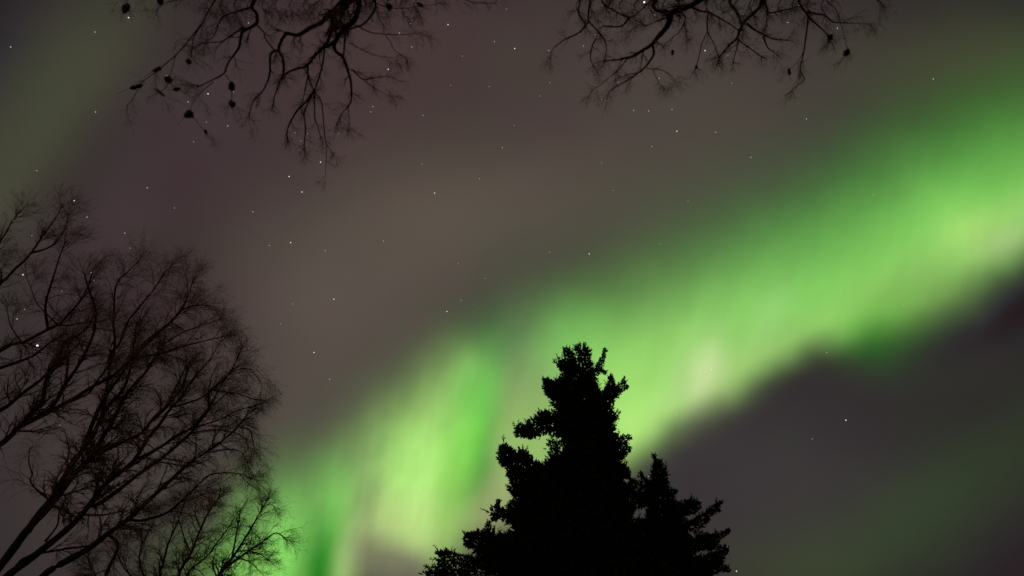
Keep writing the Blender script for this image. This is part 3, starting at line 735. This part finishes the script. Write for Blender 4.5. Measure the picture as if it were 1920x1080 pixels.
# --- tree overhead, upper right
b = Birch("bare tree overhead at upper right with thin twigs hanging from the top edge", 6.0, 53, name="deciduous_tree", foot=(3.4, -2.2, 0))
fk = np.array([2.6, -1.1, 5.2])
b.limb([(1380, -330), (1420, -150), (1380, -50), (1312, 0), (1283, 15), (1257, 24)], 14, 9, spread=.3, t0=.5)
b.limb([(1340, -120), (1250, -60), (1228, 0), (1223, 14), (1233, 20), (1257, 22)], 6, 6, spread=.3, t0=.5)
b.limb([(1258, 22), (1256, 36), (1249, 52), (1233, 70), (1223, 82), (1203, 95), (1190, 103), (1177, 107), (1160, 110), (1145, 111), (1130, 110)], 12, 1.5, t0=.3)
b.limb([(1223, 82), (1226, 100), (1218, 115), (1208, 128), (1197, 137), (1173, 153), (1145, 170), (1138, 186)], 5, 1.2)
b.limb([(1177, 108), (1163, 127), (1147, 142), (1130, 158), (1118, 166)], 2.5, .8)
b.limb([(1197, 137), (1175, 140), (1158, 148)], 2.5, 1)
b.limb([(1213, 128), (1228, 130), (1242, 132), (1258, 143), (1266, 156)], 2, .8)
b.limb([(1224, 131), (1232, 148), (1240, 161)], 1.6, .8)
b.limb([(1256, 32), (1230, 40), (1213, 48), (1200, 46), (1180, 58)], 3.5, 1)
b.limb([(1120, -80), (1108, 0), (1105, 17), (1105, 38), (1120, 55), (1133, 72), (1140, 87), (1138, 108), (1134, 122)], 5, 1.5)
b.limb([(1105, 38), (1098, 48), (1085, 62), (1058, 75), (1037, 93), (1033, 112)], 4, 1)
b.limb([(1090, -60), (1087, 0), (1084, 25), (1098, 48)], 3.5, 3)
b.limb([(1118, 72), (1110, 87), (1107, 110), (1115, 128)], 3, 1.5)
b.limb([(1130, -60), (1128, 0), (1147, 18), (1180, 33), (1198, 22), (1213, 8)], 4, 2)
b.limb([(1180, 33), (1167, 48), (1150, 50), (1133, 49)], 4, 2)
b.limb([(1445, -100), (1429, 0), (1416, 22), (1397, 39), (1388, 54), (1381, 71), (1362, 88), (1347, 109), (1350, 124)], 11, 1.5)
b.limb([(1386, 71), (1382, 88), (1378, 102), (1374, 118)], 2.5, 1.5)
b.limb([(1399, 43), (1412, 54), (1427, 62), (1450, 73), (1480, 76)], 4.5, 1.2)
b.limb([(1431, 67), (1436, 82), (1441, 91), (1450, 97)], 3.5, 1.5)
b.limb([(1384, 74), (1397, 84), (1416, 96), (1431, 107)], 2.5, 2)
b.limb([(1375, -80), (1369, 0), (1378, 14), (1386, 28), (1392, 44)], 6, 4)
b.limb([(1431, 0), (1438, 16), (1441, 24), (1455, 22), (1469, 19), (1502, 11)], 4, 2)
b.limb([(1441, 24), (1437, 38), (1440, 50)], 3, 1)
b.limb([(1480, -100), (1499, 0), (1508, 18), (1525, 38), (1547, 58), (1557, 68), (1559, 80)], 7, 2)
b.limb([(1512, 22), (1530, 26), (1547, 29), (1562, 41), (1590, 42), (1630, 44)], 4, 1)
b.limb([(1516, 30), (1514, 47), (1508, 94), (1501, 131), (1508, 150), (1495, 161), (1469, 182)], 3.5, 1.2, twig=.6)
b.limb([(1290, 8), (1310, 20), (1328, 23), (1345, 32), (1364, 43), (1385, 58)], 4, 2)
b.limb([(1328, 23), (1326, 48), (1330, 66), (1341, 86), (1347, 106)], 3, 1.5)
b.limb([(1326, 60), (1316, 82), (1311, 103), (1304, 128)], 2, 1.6, twig=.6)
b.limb([(1275, 20), (1285, 34), (1275, 58), (1266, 66), (1257, 74)], 2.5, 1.5)
b.limb([(1283, 40), (1286, 60), (1292, 78)], 2.5, 1)
b.limb([(1540, -60), (1550, 0), (1568, 18), (1580, 60), (1588, 98)], 2.5, .8, twig=.6)
b.limb([(1508, 94), (1498, 112), (1482, 130)], 1.4, .7, twig=.4)
b.limb([(1400, -120), (1250, -40), (1180, -20), (1150, -5), (1140, 10)], 5, 2)
b.limb([(1445, -100), (1560, -40), (1640, -5), (1660, 15)], 5, 1, twig=.5)
for q in range(18):
    x = 1090 + 27 * q
    b.limb([(x + 22, -50), (x + 4, -12), (x - 10, 10), (x - 2, 24)], 3.5, 1.2, twig=1.3)
b.build(side=(6.5, .25), sub=(6, .14), fine=(4, .085), bias=(0, .1, -.02), droop=(0, .05, -.15), rmin=.0009, fork=fk, forkw=.14,
        leaves=[(1587, 100, 12, 17, -60), (1479, 135, 7, 13, -20), (1559, 70, 11, 13, 0), (1305, 126, 6, 9, -20), (1261, 98, 7, 11, -15)])
# ------------------------------------------------------------------ stars
def star_mesh(name, rad, rgb, power):
    m = bpy.data.materials.new(name); m.use_nodes = True; t = m.node_tree; t.nodes.clear()
    o = t.nodes.new("ShaderNodeOutputMaterial"); e = t.nodes.new("ShaderNodeEmission")
    e.inputs[0].default_value = (*rgb, 1); e.inputs[1].default_value = power; t.links.new(e.outputs[0], o.inputs[0])
    try: m.cycles.emission_sampling = 'NONE'
    except Exception: pass
    me = bpy.data.meshes.new(name)
    p = (1 + 5 ** .5) / 2
    V = np.array([(-1, p, 0), (1, p, 0), (-1, -p, 0), (1, -p, 0), (0, -1, p), (0, 1, p), (0, -1, -p), (0, 1, -p), (p, 0, -1), (p, 0, 1), (-p, 0, -1), (-p, 0, 1)], float)
    V = unit(V) * rad
    Fc = [(0, 11, 5), (0, 5, 1), (0, 1, 7), (0, 7, 10), (0, 10, 11), (1, 5, 9), (5, 11, 4), (11, 10, 2), (10, 7, 6), (7, 1, 8), (3, 9, 4), (3, 4, 2), (3, 2, 6), (3, 6, 8), (3, 8, 9), (4, 9, 5), (2, 4, 11), (6, 2, 10), (8, 6, 7), (9, 8, 1)]
    me.from_pydata([tuple(v) for v in V], [], Fc); me.materials.append(m)
    return me
SDIST = 3900.0
PXM = SDIST / FOCAL
S_BIG = star_mesh("star_brilliant", 1.6 * PXM, (.95, .96, 1.0), 2.0)
S_BRIGHT = star_mesh("star_bright", 1.0 * PXM, (1.0, .97, .9), 1.0)
S_MID = star_mesh("star_medium", 0.8 * PXM, (1.0, .95, .88), .55)
S_FAINT = star_mesh("star_faint", 0.65 * PXM, (1.0, .94, .88), .5)

def star(me, x, y, label, group=None):
    o = bpy.data.objects.new("star", me); COL.objects.link(o)
    o.location = EYE + ray(x, y) * SDIST
    o["label"] = label; o["category"] = "star"
    if group: o["group"] = group

NAMED = [
 (S_BIG, 70, 648, "brilliant bluish white star shining through the branches at the left edge"),
 (S_BIG, 1208, 4, "brilliant white star at the top edge beside the upper right tree"),
 (S_BRIGHT, 840, 46, "bright white star in the open sky between the two overhead trees"),
 (S_BRIGHT, 965, 91, "bright star right of and below the one between the overhead trees"),
 (S_BRIGHT, 728, 130, "bright star just beyond the right twigs of the upper left tree"),
 (S_BRIGHT, 601, 304, "bright star at the lowest hanging twig of the upper left tree"),
 (S_BRIGHT, 241, 33, "bright star just below the leftmost hanging leaf"),
 (S_BRIGHT, 390, 176, "bright star among the withered leaves of the upper left tree"),
 (S_BRIGHT, 43, 515, "yellowish star inside the highest branches at the left edge"),
 (S_BRIGHT, 139, 376, "bright star just above the topmost twig tips at the left"),
 (S_BRIGHT, 838, 584, "bright star just above the left aurora curtain"),
 (S_BRIGHT, 1334, 693, "pale star inside the brightest patch of the aurora right of the tall spruce"),
 (S_BRIGHT, 1586, 788, "lone star in the dark sky under the right half of the aurora band"),
 (S_BRIGHT, 1381, 1071, "star low beside the lowest right bough of the small spruce"),
 (S_BRIGHT, 1105, 476, "brighter star of the pair above the tall spruce and the aurora"),
 (S_MID, 1030, 473, "fainter star of the pair above the tall spruce and the aurora"),
 (S_BRIGHT, 1269, 246, "bright star well below the upper right tree"),
 (S_BRIGHT, 1322, 95, "bright star among the hanging twigs of the upper right tree"),
 (S_MID, 1750, 148, "lone star near the top right corner above the aurora"),
 (S_MID, 20, 88, "star in the top left corner by the picture's edge"),
 (S_MID, 1007, 740, "faint star close to the left side of the tall spruce's top"),
 (S_MID, 1216, 893, "star between the tall spruce and the top of the small spruce"),
 (S_MID, 909, 978, "star beside the rounded left bough of the tall spruce"),
 (S_MID, 712, 902, "left star of the two in the left aurora curtain"),
 (S_MID, 770, 906, "right star of the two in the left aurora curtain"),
 (S_MID, 1269, 777, "small star near the lower edge of the aurora right of the tall spruce"),
 (S_MID, 1550, 661, "small star on the lower edge of the aurora's right half"),
]
for me, x, y, lb in NAMED: star(me, x, y, lb)

FIELDS = [
 ("small star among the bare twigs of the upper left tree", "stars among the upper left twigs", S_MID,
  [(410, 45), (466, 43), (353, 191), (427, 236), (770, 44), (749, 62), (772, 88), (699, 200), (695, 210)], S_FAINT,
  [(313, 142), (387, 229), (438, 172), (772, 39), (553, 249), (577, 250), (564, 264), (635, 250), (363, 266)]),
 ("small star among the bare twigs of the upper right tree", "stars among the upper right twigs", S_MID,
  [(1228, 28), (1094, 86), (1029, 95), (1236, 147), (1159, 154), (1498, 10), (1477, 42), (1570, 53), (1128, 186)], S_FAINT,
  [(1188, 15), (1116, 65), (1086, 64), (1198, 138), (1031, 155), (1365, 103), (1372, 156), (1012, 180)]),
 ("small star in the brown sky between the overhead trees and the aurora", "stars over the middle of the brown sky", S_BRIGHT,
  [(542, 331), (566, 360), (545, 455), (815, 362), (626, 561), (589, 661)], S_MID,
  [(927, 78), (793, 216), (1222, 275), (1342, 248), (1188, 207), (1216, 208), (1260, 205), (1512, 223), (1408, 295), (505, 460), (610, 470), (719, 452), (899, 335), (942, 277), (865, 563), (618, 711), (474, 397)]),
 ("faint pinpoint star in the brown sky between the overhead trees and the aurora", "faint stars over the brown sky", None, [], S_FAINT,
  [(867, 105), (845, 160), (917, 162), (950, 17), (791, 308), (964, 235), (1290, 377), (1237, 457), (910, 522), (859, 494), (549, 570), (526, 607), (1128, 305), (1150, 357), (463, 850), (500, 833)]),
 ("faint star showing through the green aurora", "faint stars in the aurora", None, [], S_FAINT, [(1458, 493), (1638, 366), (1694, 572), (821, 802)]),
 ("small star in the dark sky over the left birches", "stars over the left birches", S_MID, [(178, 60), (179, 210), (276, 352), (234, 437), (163, 407), (466, 653)], S_FAINT, [(327, 390), (69, 320), (244, 465)]),
 ("faint star seen through the bare branches at the left", "stars behind the left branches", S_MID, [(105, 609), (32, 598)], S_FAINT, [(116, 546), (46, 580), (60, 442), (112, 797), (176, 526), (171, 511)]),
 ("faint star in the dark sky below the aurora's right half", "faint stars under the aurora", None, [], S_FAINT, [(1523, 823)]),
]
for lb, gr, m1, A, m2, Bp in FIELDS:
    for x, y in A: star(m1, x, y, lb, gr)
    for x, y in Bp: star(m2, x, y, lb, gr)
